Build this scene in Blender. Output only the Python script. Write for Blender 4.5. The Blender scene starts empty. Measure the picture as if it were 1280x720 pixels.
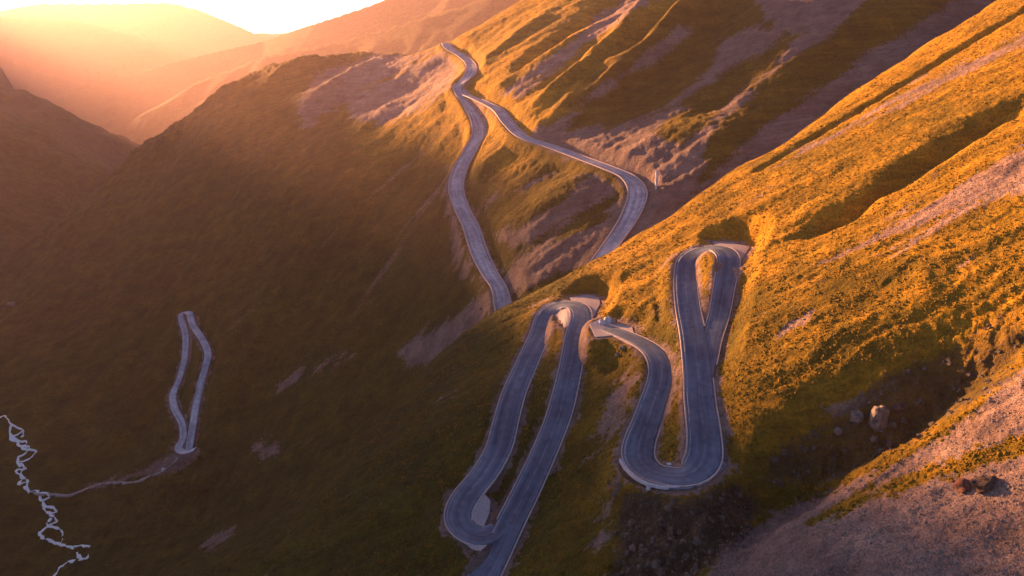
import bpy, bmesh, math, random, os
import numpy as np
random.seed(7); rng = np.random.default_rng(7)
R = math.radians
scene = bpy.context.scene
COL = scene.collection

# ------------------------------------------------------------------ camera frame (photo plan, 1280x720)
FP = 900.0; V0 = 40.0
TH = math.atan((360 - V0) / FP); CT, ST = math.cos(TH), math.sin(TH)
def W(u, v, D):                                   # a point at forward depth D -> world
    xr = (u - 640) / FP * D; yu = (360 - v) / FP * D
    return (xr, D * CT + yu * ST, yu * CT - D * ST)
def proj(x, y, z):
    D = y * CT - z * ST; D = np.maximum(D, 1.0)
    yu = y * ST + z * CT
    return 640 + FP * x / D, 360 - FP * yu / D, D

# ------------------------------------------------------------------ noise
_perm = rng.permutation(4096)
def _h(ix, iy): return _perm[(_perm[ix & 4095] + iy) & 4095]
_ga = np.arange(4096) * (2 * math.pi * 0.6180339)
_gx, _gy = np.cos(_ga), np.sin(_ga)
def noise(x, y):
    xf = np.floor(x); yf = np.floor(y); ix = xf.astype(np.int64); iy = yf.astype(np.int64)
    fx = x - xf; fy = y - yf
    ux = fx * fx * fx * (fx * (fx * 6 - 15) + 10); uy = fy * fy * fy * (fy * (fy * 6 - 15) + 10)
    def g(a, b, dx, dy):
        h = _h(ix + a, iy + b); return _gx[h] * dx + _gy[h] * dy
    n0 = g(0, 0, fx, fy) * (1 - ux) + g(1, 0, fx - 1, fy) * ux
    n1 = g(0, 1, fx, fy - 1) * (1 - ux) + g(1, 1, fx - 1, fy - 1) * ux
    return (n0 * (1 - uy) + n1 * uy) * 1.5
def fbm(x, y, o=4, gain=0.5):
    s = 0; a = 1; t = 0
    for i in range(o):
        s = s + a * noise(x * 2 ** i + 17.3 * i, y * 2 ** i - 9.1 * i); t += a; a *= gain
    return s / t * 1.4
def ridged(x, y, o=4):
    s = 0; a = 1; t = 0
    for i in range(o):
        s = s + a * (1 - 2 * np.abs(noise(x * 2 ** i + 31.7 * i, y * 2 ** i + 5.9 * i))); t += a; a *= 0.5
    return s / t
def sstep(a, b, x):
    t = np.clip((x - a) / (b - a), 0, 1); return t * t * (3 - 2 * t)

# ------------------------------------------------------------------ smooth surfaces through survey points
class TPS:
    def __init__(s, P, reg=0.002):
        P = np.array(P, float); s.c = P[:, :2].mean(0); s.k = 300.0
        X = (P[:, :2] - s.c) / s.k; n = len(X)
        A = np.zeros((n + 3, n + 3)); A[:n, :n] = s.phi(X[:, None], X[None]) + np.eye(n) * reg
        A[:n, n] = 1; A[:n, n + 1:n + 3] = X; A[n, :n] = 1; A[n + 1:n + 3, :n] = X.T
        b = np.zeros(n + 3); b[:n] = P[:, 2]
        s.X = X; s.w = np.linalg.solve(A, b)
    @staticmethod
    def phi(a, b):
        r2 = ((a - b) ** 2).sum(-1); return 0.5 * r2 * np.log(r2 + 1e-12)
    def __call__(s, x, y):
        x = (x - s.c[0]) / s.k; y = (y - s.c[1]) / s.k; n = len(s.X)
        z = s.w[n] + s.w[n + 1] * x + s.w[n + 2] * y
        for i in range(n):
            r2 = (x - s.X[i, 0]) ** 2 + (y - s.X[i, 1]) ** 2
            z = z + s.w[i] * 0.5 * r2 * np.log(r2 + 1e-12)
        return z

def polyline_side(x, y, P):
    """signed distance to an open polyline (positive on its left side), and z interpolated along it"""
    best = np.full(x.shape, 1e18); sd = np.zeros(x.shape); zz = np.zeros(x.shape)
    for (ax, ay, az), (bx, by, bz) in zip(P[:-1], P[1:]):
        dx, dy = bx - ax, by - ay; L2 = dx * dx + dy * dy
        t = np.clip(((x - ax) * dx + (y - ay) * dy) / L2, 0, 1)
        ex = x - (ax + t * dx); ey = y - (ay + t * dy); d2 = ex * ex + ey * ey
        cr = dx * (y - ay) - dy * (x - ax)
        m = d2 < best - 1e-9
        best = np.where(m, d2, best); sd = np.where(m, np.sign(cr) * np.sqrt(d2), sd); zz = np.where(m, az + t * (bz - az), zz)
    return sd, zz

def planeA(x, y): return -94 + .46 * (x - 45.5) + .10 * (y - 205)
def onA(u, v, off=0.0):                            # pixel -> depth on the spur's plane
    a = (u - 640) / FP; b = (360 - v) / FP
    kz = b * CT - ST; ky = CT + b * ST
    D = (-94 - .46 * 45.5 - .1 * 205 + off) / (kz - .46 * a - .1 * ky)
    return W(u, v, D)
# near spur with the hairpins
A_pts = [W(880, 560, 180), W(890, 311, 268), W(850, 600, 175), W(822, 440, 226), W(765, 412, 250), W(720, 383, 275), W(628, 520, 225),
         W(580, 640, 205), W(615, 700, 190), W(665, 600, 212)]
edge_px = [(1500, -150), (1370, -75), (1240, 0), (1120, 75), (1000, 160), (930, 195), (850, 258), (760, 312), (690, 345), (620, 382), (560, 425), (510, 485), (430, 575), (380, 635), (325, 690), (270, 745)]
A_edge = [onA(u, v) for u, v in edge_px]
A_pts += A_edge[1::1]
for (u, v, o) in [(1200, 300, 0), (1100, 200, 0), (1000, 300, 0), (1050, 420, 0), (1230, 120, 0)]:
    A_pts.append(onA(u, v, o))
A_pts += [(60, 60, -100), (0, 0, -118), (-100, 0, -165), (300, 100, 20), (300, 300, 36), (120, -60, -80), (-150, 120, -205), (500, 100, 110), (500, 400, 130), (-200, -200, -220)]
# the foreground gravel spur and the gully behind it (lower right)
A_pts += [onA(1280, 620, 2), onA(1150, 660, 1.5), onA(1270, 470, 0), onA(1000, 690, .5), onA(1100, 520, -5), onA(960, 610, -5), onA(1230, 440, -4)]
fA = TPS(A_pts, .0005)
# beyond flank with the forked road, and the long dark flank down to the valley
B_pts = [W(*p) for p in [(625, 370, 345), (605, 300, 385), (580, 235, 430), (600, 175, 465), (578, 115, 530), (556, 57, 680),
    (630, 150, 460), (700, 185, 410), (770, 210, 370), (795, 240, 350), (755, 312, 330), (1000, 60, 397), (900, 150, 358), (700, 50, 520),
    (640, 0, 700), (800, 0, 560), (900, 0, 480), (1000, 0, 430), (1100, 0, 410), (800, 110, 440),
    (520, 430, 385), (520, 300, 440), (520, 200, 505), (520, 110, 640), (520, 62, 770),
    (400, 560, 385), (400, 480, 425), (400, 400, 460), (400, 300, 500), (400, 200, 565), (400, 120, 665), (400, 70, 775),
    (235, 690, 395), (235, 570, 450), (235, 480, 495), (235, 390, 545), (235, 300, 605), (235, 200, 690), (250, 132, 765),
    (0, 720, 430), (0, 600, 490), (0, 500, 550), (0, 430, 610), (0, 370, 680), (0, 330, 735), (120, 240, 745), (120, 400, 590), (120, 560, 490), (120, 690, 425), (320, 85, 775),
    (-250, 700, 480), (-250, 500, 620), (330, 640, 385), (480, 520, 370), (-300,400,800)]]
B_pts += [(300, 400, 0), (130, 330, -64), (185, 352, -40), (242, 390, -12), (320, 300, -20), (420, 500, 60), (400, 700, 170), (150, 850, 120), (-150, 250, -225), (-300, 200, -330), (150, 200, -60), (-600, 200, -440), (0, 200, -165)]
fB = TPS(B_pts, .0005)
B_crest = [W(*p) for p in [(-500, 580, 800), (-200, 440, 780), (0, 335, 745), (60, 290, 750), (105, 255, 755), (160, 205, 760), (195, 182, 765), (225, 155, 765), (255, 130, 765), (275, 102, 770), (320, 82, 775), (400, 68, 775), (480, 60, 780),
    (530, 56, 760), (556, 52, 720), (590, 30, 705), (640, 0, 700), (720, -60, 690), (850, -160, 680)]]
# distant ridges, the last added unseen for its shadow:  crest polyline + slopes on either side
RIDGES = []; OC = 0
def ridge(px, s1, s2, amp, wl): RIDGES.append(([W(*p) for p in px], s1, s2, amp, wl))
ridge([(-2600, -60, 900), (-900, -120, 1000), (-420, -110, 1150), (-150, 40, 1500), (-60, 100, 1900), (0, 134, 2100), (80, 168, 2250), (150, 208, 2350), (230, 266, 2450), (300, 330, 2500)], .62, .62, 26, 300)
ridge([(-400, 260, 3300), (0, 142, 3000), (100, 112, 2950), (180, 87, 2900), (245, 70, 2850), (330, 51, 2800), (400, 27, 2700), (470, 4, 2650), (560, -35, 2600), (760, -110, 2500)], .5, .6, 26, 500)
ridge([(250, 100, 2300), (330, 70, 2250), (430, 50, 2150), (540, 18, 2050), (620, -8, 2000), (760, -70, 2000)], .6, .6, 18, 350)
ridge([(-900, -30, 4300), (-300, 0, 4300), (0, 19, 4250), (95, 25, 4200), (150, 39, 4150), (200, 51, 4100), (240, 69, 4050), (300, 100, 4000)], .45, .45, 30, 700)
ridge([(-900, -20, 5400), (-200, -5, 5400), (60, 4, 5350), (215, 3, 5300), (245, 11, 5300), (270, 21, 5250), (300, 33, 5200), (345, 55, 5150)], .4, .4, 20, 800)
ridge([(180, 62, 4700), (240, 49, 4700), (262, 47, 4700), (340, 46, 4800), (420, 44, 4900), (600, 30, 5000), (1000, 10, 5000)], .35, .35, 10, 700)
ridge([(-3000, 41, 5500), (2600, 41, 5500)], .3, .3, 8, 900)

_s = (-math.sin(R(43)), math.cos(R(43))); _q = (math.cos(R(43)), math.sin(R(43)))
def sq(a, q, h): return (a * _s[0] + q * _q[0], a * _s[1] + q * _q[1], h)
RIDGES.append(([sq(3000, 350, OC + 230), sq(3000, 260, OC + 232), sq(3000, 225, OC + 216), sq(3000, 200, OC + 212), sq(3000, 172, OC + 245), sq(3000, 135, OC + 280), sq(3000, 90, OC + 290), sq(3000, -300, OC + 325), sq(2800, -2500, OC + 300)], 3.0, 3.0, 0, 300))  # unseen ridge beyond the left edge, added and shaped to shade the lower slopes

# explicit ribs (+) and gullies (-): pixels, height m, half width m, surface
def castplane(f, px):
    out = []
    for u, v in px:
        Ds = np.exp(np.linspace(math.log(110), math.log(1500), 700)); a = (u - 640) / FP; b = (360 - v) / FP
        X = Ds * a; Y = Ds * (CT + b * ST); Z = Ds * (b * CT - ST); k = int(np.argmax(Z < f(X, Y))); out.append((X[k], Y[k], 0.0))
    return out
FEAT_B = [(castplane(fB, p), h, w) for p, h, w in [
    ([(800, -30), (690, 50), (625, 115)], -10, 10), ([(855, -20), (752, 72), (652, 160)], 10, 8), ([(840, 45), (770, 100), (690, 160)], -5, 6),
    ([(930, -20), (800, 80), (735, 130), (672, 180)], 17, 11), ([(1030, 20), (900, 100), (790, 180), (700, 260)], -11, 34), ([(1000, 20), (930, 80), (850, 165)], -5, 9),
    ([(700, 5), (620, 70), (520, 160)], 5, 9), ([(560, 95), (500, 140), (440, 190)], -4, 9),
    ([(760, 225), (690, 262), (620, 300)], 5, 10), ([(560, 330), (470, 440), (400, 520)], -4, 14)]]
FEAT_A = [(castplane(planeA, p), h, w) for p, h, w in [
    ([(1320, -10), (1200, 62), (1100, 122), (1000, 180), (930, 222)], -2.2, 2.2), ([(1340, 100), (1200, 168), (1110, 228), (1040, 272), (985, 312)], -6.5, 5.5),
    ([(1360, 370), (1200, 440), (1110, 492), (1030, 548), (950, 612), (860, 740)], -12, 9.5), ([(1045, 478), (1000, 520), (950, 575)], -3.5, 4),
    ([(1300, 300), (1180, 345), (1050, 420)], 3, 8), ([(850, 320), (780, 345), (700, 385)], -2.5, 5), ([(1300, 480), (1215, 520), (1130, 560)], 4, 7),
    ([(852, 640), (835, 680), (800, 780)], -10, 12), ([(735, 440), (770, 455), (800, 470)], -3, 5)]]
def features(x, y, feats):
    z = np.zeros(x.shape)
    for P, h, w in feats:
        A0 = np.array(P)[:, :2]; lo = A0.min(0) - 3 * w; hi = A0.max(0) + 3 * w
        m = (x > lo[0]) & (x < hi[0]) & (y > lo[1]) & (y < hi[1])
        if not m.any(): continue
        xm, ym = x[m], y[m]
        xm = xm + w * .5 * noise(xm / (w * 2.2), ym / (w * 2.2)); ym = ym + w * .5 * noise(xm / (w * 2.2) + 9, ym / (w * 2.2))
        sd, _ = polyline_side(xm, ym, P)
        e_ = np.minimum(np.hypot(xm - P[0][0], ym - P[0][1]), np.hypot(xm - P[-1][0], ym - P[-1][1]))
        z[m] += h * np.exp(-(sd / w) ** 2) * sstep(0, 5 * w, e_)
    return z

def smax(a, b, k): 
    h = np.clip(.5 + .5 * (a - b) / k, 0, 1); return b * (1 - h) + a * h + k * h * (1 - h)
FL = np.array([.46, .10]); FL = FL / np.linalg.norm(FL)          # uphill direction on the spur
def gully(x, y, ux, uy, wl, stretch, o=3, wob=0.0):
    a = x * ux + y * uy; b = -x * uy + y * ux
    b = b + wob * noise(a / (wl * 4), b / (wl * 4))
    return a / (wl * stretch), b / wl
def layers(x, y):
    r = np.hypot(x, y - 200); s = np.minimum(1, 900 / np.maximum(r, 1)); cx = x * s; cy = 200 + (y - 200) * s
    zA = fA(cx, cy) + (r > 900) * (r - 900) * .1
    sd, _ = polyline_side(x, y, [p for p in A_edge])
    # edge runs right->left across the picture; beyond = right-hand side of travel
    beyond = -sd
    wob = 2.5 * noise(x / 16, y / 16) + 5 * noise(x / 45, y / 45)
    beyond = beyond + wob
    zA = zA - 1.0 * np.logaddexp(0, beyond / 3.5) * 3.5 * .85
    r = np.hypot(x, y - 600); s = np.minimum(1, 1500 / np.maximum(r, 1)); cx = x * s; cy = 600 + (y - 600) * s
    zB = fB(cx, cy)
    sdB, zc = polyline_side(x, y, B_crest)
    bb = sdB + 12 * noise(x / 60, y / 60) + 5 * noise(x / 23, y / 23)
    zB = zB - np.logaddexp(0, bb / 12) * 12 * .75
    zB = np.maximum(zB, -470)
    return zA, zB, beyond, bb
RAVP = castplane(planeA, [(1400, 350), (1200, 430), (1110, 490), (1030, 550), (950, 620), (830, 660), (760, 760)])
CLF = castplane(planeA, [(832, 668)])[0]
def RAV(x, y):
    z = np.zeros(x.shape); m = (np.hypot(x, y) < 330) & (x > 0)
    if m.any():
        sd, _ = polyline_side(x[m], y[m], RAVP); k = np.exp(-(sd / 13) ** 2)
        cl_ = np.exp(-((x[m] - CLF[0]) ** 2 + (y[m] - CLF[1]) ** 2) / 20 ** 2)
        z[m] = cl_ * (2.2 * ridged(x[m] / 10, y[m] / 10, 4)) + k * (1.5 * ridged(x[m] / 7, y[m] / 7, 4) + .6 * ridged(x[m] / 2.4, y[m] / 2.4, 2))
    return z
def rawheight(x, y):
    zA, zB, be, bb = layers(x, y)
    # relief on the spur: long gullies down the fall line plus hummocks
    ga, gb = gully(x, y, FL[0], FL[1], 24, 5, wob=16)
    rA = .75 * fbm(ga, gb, 3) 
    ga, gb = gully(x, y, FL[0], FL[1], 6, 12, wob=5)
    rA = rA + .7 * fbm(ga, gb, 3) + .22 * fbm(x / 3.1, y / 3.1, 2) + .10 * noise(x / .9, y / .9)
    near = sstep(430, 250, np.hypot(x, y))
    zA = zA + rA * (.35 + .65 * near) + features(x, y, FEAT_A) + RAV(x, y)
    # relief on the far flank: strong ribs to the upper right, softer ribs down the valley side
    ga, gb = gully(x, y, .93, .37, 46, 6, wob=30)
    rib = fbm(ga, gb, 4, .55)
    amp = 3 + 3 * sstep(-60, 60, x - .1 * (y - 500)) 
    ga2, gb2 = gully(x, y, .45, .89, 70, 5, wob=60)
    rib2 = ridged(ga2, gb2, 4)
    wl = sstep(0, -200, x)
    rB = rib * amp * (1 - wl) + wl * 6 * rib2 + (.5 + .7 * wl) * fbm(x / 14, y / 14, 3) + .4 * fbm(x / 3.5, y / 3.5, 2)
    rB = rB + sstep(-120, -220, x) * np.exp(-(bb / 45) ** 2) * (4.5 * ridged(x / 26, y / 26, 4) + 1.5 * ridged(x / 8, y / 8, 2)) + (.3 + .5 * wl) * ridged(x / 9, y / 9, 3)
    zB = zB + rB * sstep(-470, -400, zB) + features(x, y, FEAT_B)
    z = smax(zA, zB, 4.0)
    far = np.full(x.shape, -450.0) + 12 * fbm(x / 300, y / 300, 3)
    rr = np.hypot(x, y)
    m = (rr > 850) 
    if m.any():
        xm, ym = x[m], y[m]; f = far[m]
        for P, s1, s2, am, wlen in RIDGES:
            sd, zc = polyline_side(xm, ym, P)
            n = ridged(xm / wlen + 3.3, ym / wlen, 4); n2 = fbm(xm / wlen * 3, ym / wlen * 3, 3)
            d = np.abs(sd)
            zr = zc - d * np.where(sd > 0, s1, s2) + am * (n + .4 * n2) * sstep(0, wlen * .7, d) + am * .12 * n2
            f = np.maximum(f, zr)
        ff = far.copy(); ff[m] = f
        far = ff
    z = 140 - np.where(z < 60, 140 - z, 80 * np.exp(-np.clip(z - 60, 0, 900) / 80))
    return smax(z, far, 6.0), (zA > zB) & (zA > far), (zB >= zA) & (zB > far)
def height(x, y): return rawheight(np.asarray(x, float), np.asarray(y, float))[0]

# ------------------------------------------------------------------ ray cast photo points on the terrain
def cast(pts, d0=None, hf=height):
    pts = np.array(pts, float); a = (pts[:, 0] - 640) / FP; b = (360 - pts[:, 1]) / FP
    dx, dy, dz = a, CT + b * ST, b * CT - ST
    Ds = np.exp(np.linspace(math.log(100), math.log(2500), 900))
    X = Ds[None] * dx[:, None]; Y = Ds[None] * dy[:, None]; Z = Ds[None] * dz[:, None]
    H = hf(X.ravel(), Y.ravel()).reshape(X.shape)
    under = Z < H
    if d0 is not None: under = under & (Ds[None] > np.array(d0)[:, None])
    k = np.argmax(under, 1); k = np.clip(k, 1, None)
    i = np.arange(len(k)); f0 = Z[i, k - 1] - H[i, k - 1]; f1 = Z[i, k] - H[i, k]
    t = np.clip(f0 / (f0 - f1 + 1e-9), 0, 1)
    D = Ds[k - 1] + t * (Ds[k] - Ds[k - 1])
    return np.stack([D * dx, D * dy, D * dz], 1), D

def catmull(P, n=8):
    P = np.array(P, float); out = []
    Q = np.vstack([2 * P[0] - P[1], P, 2 * P[-1] - P[-2]])
    for i in range(1, len(Q) - 2):
        p0, p1, p2, p3 = Q[i - 1:i + 3]
        for t in np.linspace(0, 1, n, endpoint=False):
            out.append(.5 * ((2 * p1) + (-p0 + p2) * t + (2 * p0 - 5 * p1 + 4 * p2 - p3) * t * t + (-p0 + 3 * p1 - 3 * p2 + p3) * t ** 3))
    out.append(P[-1]); return np.array(out)
def resample(P, step):
    d = np.r_[0, np.cumsum(np.linalg.norm(np.diff(P[:, :2], axis=0), axis=1))]
    n = max(2, int(d[-1] / step) + 1); t = np.linspace(0, d[-1], n)
    return np.stack([np.interp(t, d, P[:, i]) for i in range(P.shape[1])], 1)
def smooth1(z, k):
    if k < 1: return z
    w = np.hanning(2 * k + 3)[1:-1]; w /= w.sum(); zp = np.r_[2 * z[0] - z[k:0:-1], z, 2 * z[-1] - z[-2:-k - 2:-1]]
    return np.convolve(zp, w, 'valid')

# photo-plan centre lines:  (u, v, width in metres)
ROADS = {}
def farflank(x, y): return fB(x, y) + features(x, y, FEAT_B)
def road(key, pl, smooth_m, dmin=None, bottom=False, step=1.5, hf=height, ext=0):
    pl = catmull(pl, 10)
    P, D = cast(pl[:, :2], None if dmin is None else [dmin] * len(pl), hf)
    P = np.c_[P, pl[:, 2]]
    n0 = len(P)
    zs = smooth1(P[:, 2], max(2, int(smooth_m)))
    # slide each point along its sight line to its smoothed height (bounded)
    a = (pl[:, 0] - 640) / FP; b = (360 - pl[:, 1]) / FP
    dz = b * CT - ST
    Dn = zs / dz; Dn = np.clip(Dn, D * .9, D * 1.1)
    Dn = smooth1(Dn, 3)
    P[:, 0] = Dn * a; P[:, 1] = Dn * (CT + b * ST); P[:, 2] = Dn * dz
    if ext:
        d = P[-1] - P[-6]; d[3] = 0; d /= np.hypot(d[0], d[1]); P = np.vstack([P] + [P[-1] + d * k * 3 for k in range(1, ext)])
    P = resample(P, step)
    for c in range(2): P[:, c] = smooth1(P[:, c], 2)
    P[:, 2] = smooth1(P[:, 2], 8)
    ROADS[key] = P
    return P
def merge_tail(key, n, m, drop=.02):
    P = ROADS[key]; k = len(P)
    for i in range(k - n, k):
        lim = i - 40
        d = np.hypot(P[:lim, 0] - P[i, 0], P[:lim, 1] - P[i, 1]); q = int(np.argmin(d))
        t = min(1, (i - (k - n)) / (n * .55)); t = t * t * (3 - 2 * t)
        P[i, 2] = P[i, 2] * (1 - t) + (P[q, 2] - drop) * t
        if i > k - 6: print('merge', key, i, q, d[q], P[i, 2], P[q, 2])
road('P', [(575, 775, 7.5), (592, 745, 7.5), (613, 706, 7.5), (640, 650, 7.5), (665, 600, 7.5), (686, 552, 7.3), (701, 510, 7.2), (713, 460, 7), (720, 420, 7), (727, 397, 7.2), (722, 383, 7.6), (703, 379, 7.8), (686, 390, 7.5), (674, 420, 7), (658, 455, 7), (642, 492, 7.2), (631, 530, 7.4),
      (624, 560, 7.6), (606, 592, 8), (583, 620, 8), (572, 645, 7.4), (582, 667, 7.6), (604, 676, 7.6), (622, 664, 6)], 7)
road('Q', [(758, 410, 6.0), (780, 418, 6.2), (803, 429, 6.6), (819, 441, 6.8), (827, 460, 7), (825, 480, 7.2), (818, 500, 7.2), (808, 530, 7.6), (799, 555, 8), (798, 575, 8.2), (812, 590, 8.4), (840, 595.5, 8.6), (867, 591, 8.6), (880, 572, 8.4), (880, 540, 8), (875, 500, 7.8), (872, 460, 7.6), (867, 420, 7.6), (860, 385, 7.6), (857, 350, 7.6), (861, 325, 7.8), (878, 311, 8), (898, 309, 8.2), (911, 322, 7.4), (907, 345, 6.6), (900, 380, 6), (891, 412, 5.5), (886, 440, 5), (882, 468, 4)], 7)
merge_tail('P', 16, len(ROADS['P']) // 2); merge_tail('Q', 45, len(ROADS['Q']) * 3 // 5)
road('B1', [(557, 54, 8), (563, 62, 7), (577, 70, 7), (588, 80, 7), (588, 92, 7), (578, 102, 7.5), (573, 110, 7.5), (581, 124, 8), (594, 145, 7.5), (599, 165, 7.5), (590, 185, 7.5), (576, 210, 8), (570, 235, 8), (577, 260, 7.6), (589, 285, 8), (599, 315, 8), (612, 342, 7), (624, 360, 6.2), (628, 378, 7)], 6, hf=farflank, ext=9)
road('B2', [(582, 118, 5.5), (603, 127, 5.5), (623, 138, 6), (636, 155, 6.2), (655, 172, 6.3), (690, 184, 6.5), (725, 197, 6.5), (760, 210, 7), (785, 221, 7.5), (797, 238, 8), (793, 258, 8), (782, 280, 7.5), (766, 303, 7), (754, 320, 7)], 6, hf=farflank, ext=9)
road('L', [(236, 566, 4.3), (240, 540, 4.3), (244, 515, 4.3), (250, 485, 4.5), (258, 455, 4.5), (260, 440, 4.6), (252, 423, 4.6), (242, 408, 4.5), (238, 396, 4.6), (237, 390, 4.6), (229, 391, 4.8), (227, 400, 4.6), (232, 420, 4.3), (231, 450, 4.3), (224, 475, 4.3), (216, 495, 4.6), (219, 512, 4.6), (228, 530, 4.3), (229, 548, 4.3), (223, 562, 4.8), (232, 567, 4.3), (244, 562, 4.3)], 5, dmin=400)

def in_poly(u, v, poly):
    c = np.zeros(u.shape, bool); n = len(poly)
    for i in range(n):
        x1, y1 = poly[i]; x2, y2 = poly[(i + 1) % n]
        if y1 == y2: continue
        c ^= ((y1 > v) != (y2 > v)) & (u < (x2 - x1) * (v - y1) / (y2 - y1) + x1)
    return c

# ------------------------------------------------------------------ terrain grid: polar, dense where the photo looks
QUICK = 1
NT_IN = int(1050 * QUICK); 
ang_in = np.linspace(R(-44), R(44), NT_IN)
ang_l = np.r_[np.linspace(R(-180), R(-64), int(110 * QUICK), endpoint=False), np.linspace(R(-64), R(-44), int(230 * QUICK), endpoint=False)]; ang_r = np.linspace(R(44), R(180), int(60 * QUICK) + 1)[1:-1]
ANG = np.r_[ang_l, ang_in, ang_r]; NA = len(ANG)
RR = [8.0]
while RR[-1] < 6700:
    r = RR[-1]; k = .0036 if 110 < r < 480 else (.0048 if r < 1300 else .009)
    if r <= 110: k = .03
    if 2600 < r < 3300: k = .0045
    RR.append(r * (1 + k / QUICK))
RR = np.array(RR); NR = len(RR)
GX = RR[:, None] * np.sin(ANG)[None]; GY = RR[:, None] * np.cos(ANG)[None]
GZ = np.empty_like(GX); LA = np.empty(GX.shape, bool); LB = np.empty(GX.shape, bool)
for i0 in range(0, NR, 100):
    s = slice(i0, i0 + 100)
    z, la, lb = rawheight(GX[s].ravel(), GY[s].ravel())
    GZ[s] = z.reshape(GX[s].shape); LA[s] = la.reshape(GX[s].shape); LB[s] = lb.reshape(GX[s].shape)
print('grid', NR, NA, NR * NA, 'zmax', GZ.max(), 'zmin', GZ.min())
# carve the road benches
SW = np.zeros_like(GZ); SWZ = np.zeros_like(GZ); MD = np.full_like(GZ, 99.0)
def stamp(P, reach, extra=0.0, lay=None):
    for x, y, z, w in P:
        r = math.hypot(x, y); t = math.atan2(x, y)
        i0 = np.searchsorted(RR, r - reach); i1 = np.searchsorted(RR, r + reach)
        j0 = np.searchsorted(ANG, t - reach / r); j1 = np.searchsorted(ANG, t + reach / r)
        if i0 >= i1 or j0 >= j1: continue
        dx = GX[i0:i1, j0:j1] - x; dy = GY[i0:i1, j0:j1] - y; d = np.sqrt(dx * dx + dy * dy)
        wgt = 1 / (d ** 4 + 1.0)
        if lay is not None: q = lay[i0:i1, j0:j1]; wgt = wgt * q; d = np.where(q, d, 99)
        SW[i0:i1, j0:j1] += wgt; SWZ[i0:i1, j0:j1] += wgt * z
        e = d - w / 2 - extra
        MD[i0:i1, j0:j1] = np.minimum(MD[i0:i1, j0:j1], e)
for k, P in ROADS.items(): stamp(P, 16 if k != 'L' else 24, lay=LB if k in ('B1', 'B2') else None)
def on_plane(px, z):
    out = []
    for u, v in px:
        a = (u - 640) / FP; b = (360 - v) / FP; dz = b * CT - ST; D = z / dz; out.append((D * a, D * (CT + b * ST), z))
    return out
def road_z(key, u, v):
    P = ROADS[key]; pu, pv, _ = proj(P[:, 0], P[:, 1], P[:, 2]); return P[np.argmin((pu - u) ** 2 + (pv - v) ** 2), 2]
# paved aprons and gravel turnouts: (key, reference pixel, outline pixels, material)
TURN = [('Q', (840, 597), [(775, 577), (781, 587), (793, 598), (810, 607), (828, 610.5), (862, 611), (884, 600), (908, 583), (898, 560), (870, 585), (840, 590), (810, 580), (790, 560)], 'a'),
        ('P', (590, 667), [(604, 616), (613, 626), (612, 640), (603, 660), (612, 668), (608, 682), (601, 688), (590, 686), (578, 676), (586, 650), (590, 630)], 'g'),
        ('P', (722, 383), [(712, 372), (735, 368), (749, 372), (750, 380), (741, 398), (728, 392)], 'g'),
        ('Q', (905, 312), [(890, 302), (915, 303), (937, 309), (931, 318), (921, 334), (905, 325)], 'g'),
        ('P', (703, 379), [(696, 402), (694, 394), (702, 387), (714, 385), (719, 391), (716, 402), (706, 410)], 'g'),
        ('Q', (758, 410), [(737, 404), (748, 400), (766, 401), (775, 405), (790, 408), (792, 416), (776, 423), (765, 419), (745, 421)], 'g')]
TURNW = []
def near_z(P, x, y):
    d2 = (P[:, 0][None] - np.asarray(x)[:, None]) ** 2 + (P[:, 1][None] - np.asarray(y)[:, None]) ** 2
    w_ = 1 / (d2 + .5) ** 3; return (w_ * P[:, 2][None]).sum(1) / w_.sum(1)
for key, ref, px, kind in TURN:
    P = ROADS[key]; pu, pv, _ = proj(P[:, 0], P[:, 1], P[:, 2]); k0 = np.argmin((pu - ref[0]) ** 2 + (pv - ref[1]) ** 2)
    P = P[max(0, k0 - 22):k0 + 22]; px = np.array(px, float)
    a = (px[:, 0] - 640) / FP; b = (360 - px[:, 1]) / FP; dz = b * CT - ST; z = np.full(len(px), P[:, 2].mean())
    for _ in range(6): D = z / dz; z = .5 * z + .5 * near_z(P, D * a, D * (CT + b * ST))
    D = z / dz; W3 = np.stack([D * a, D * (CT + b * ST), z], 1); TURNW.append((W3, kind, P))
    lo = W3.min(0) - 1; hi = W3.max(0) + 1
    gx, gy = np.meshgrid(np.arange(lo[0], hi[0], .8), np.arange(lo[1], hi[1], .8)); gx = gx.ravel(); gy = gy.ravel()
    ins = in_poly(gx, gy, [(p[0], p[1]) for p in W3])
    if ins.any(): stamp(np.stack([gx[ins], gy[ins], near_z(P, gx[ins], gy[ins]), np.full(ins.sum(), 1.2)], 1), 10)
m = SW > 0
zr = np.where(m, SWZ / np.maximum(SW, 1e-12), 0)
fall = 8.0
w = np.where(m, 1 - sstep(1.3, fall, MD), 0)
GZ = GZ * (1 - w) + (zr - np.where(MD < .6, .22 + (GX * GX + GY * GY) ** .5 * .0004, 0.0)) * w
ROADMASK = np.where(m, 1 - sstep(.5, 3.0, MD + 1.1 * noise(GX / 1.8, GY / 1.8) + 1.6 * noise(GX / 6, GY / 6)), 0)

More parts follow.
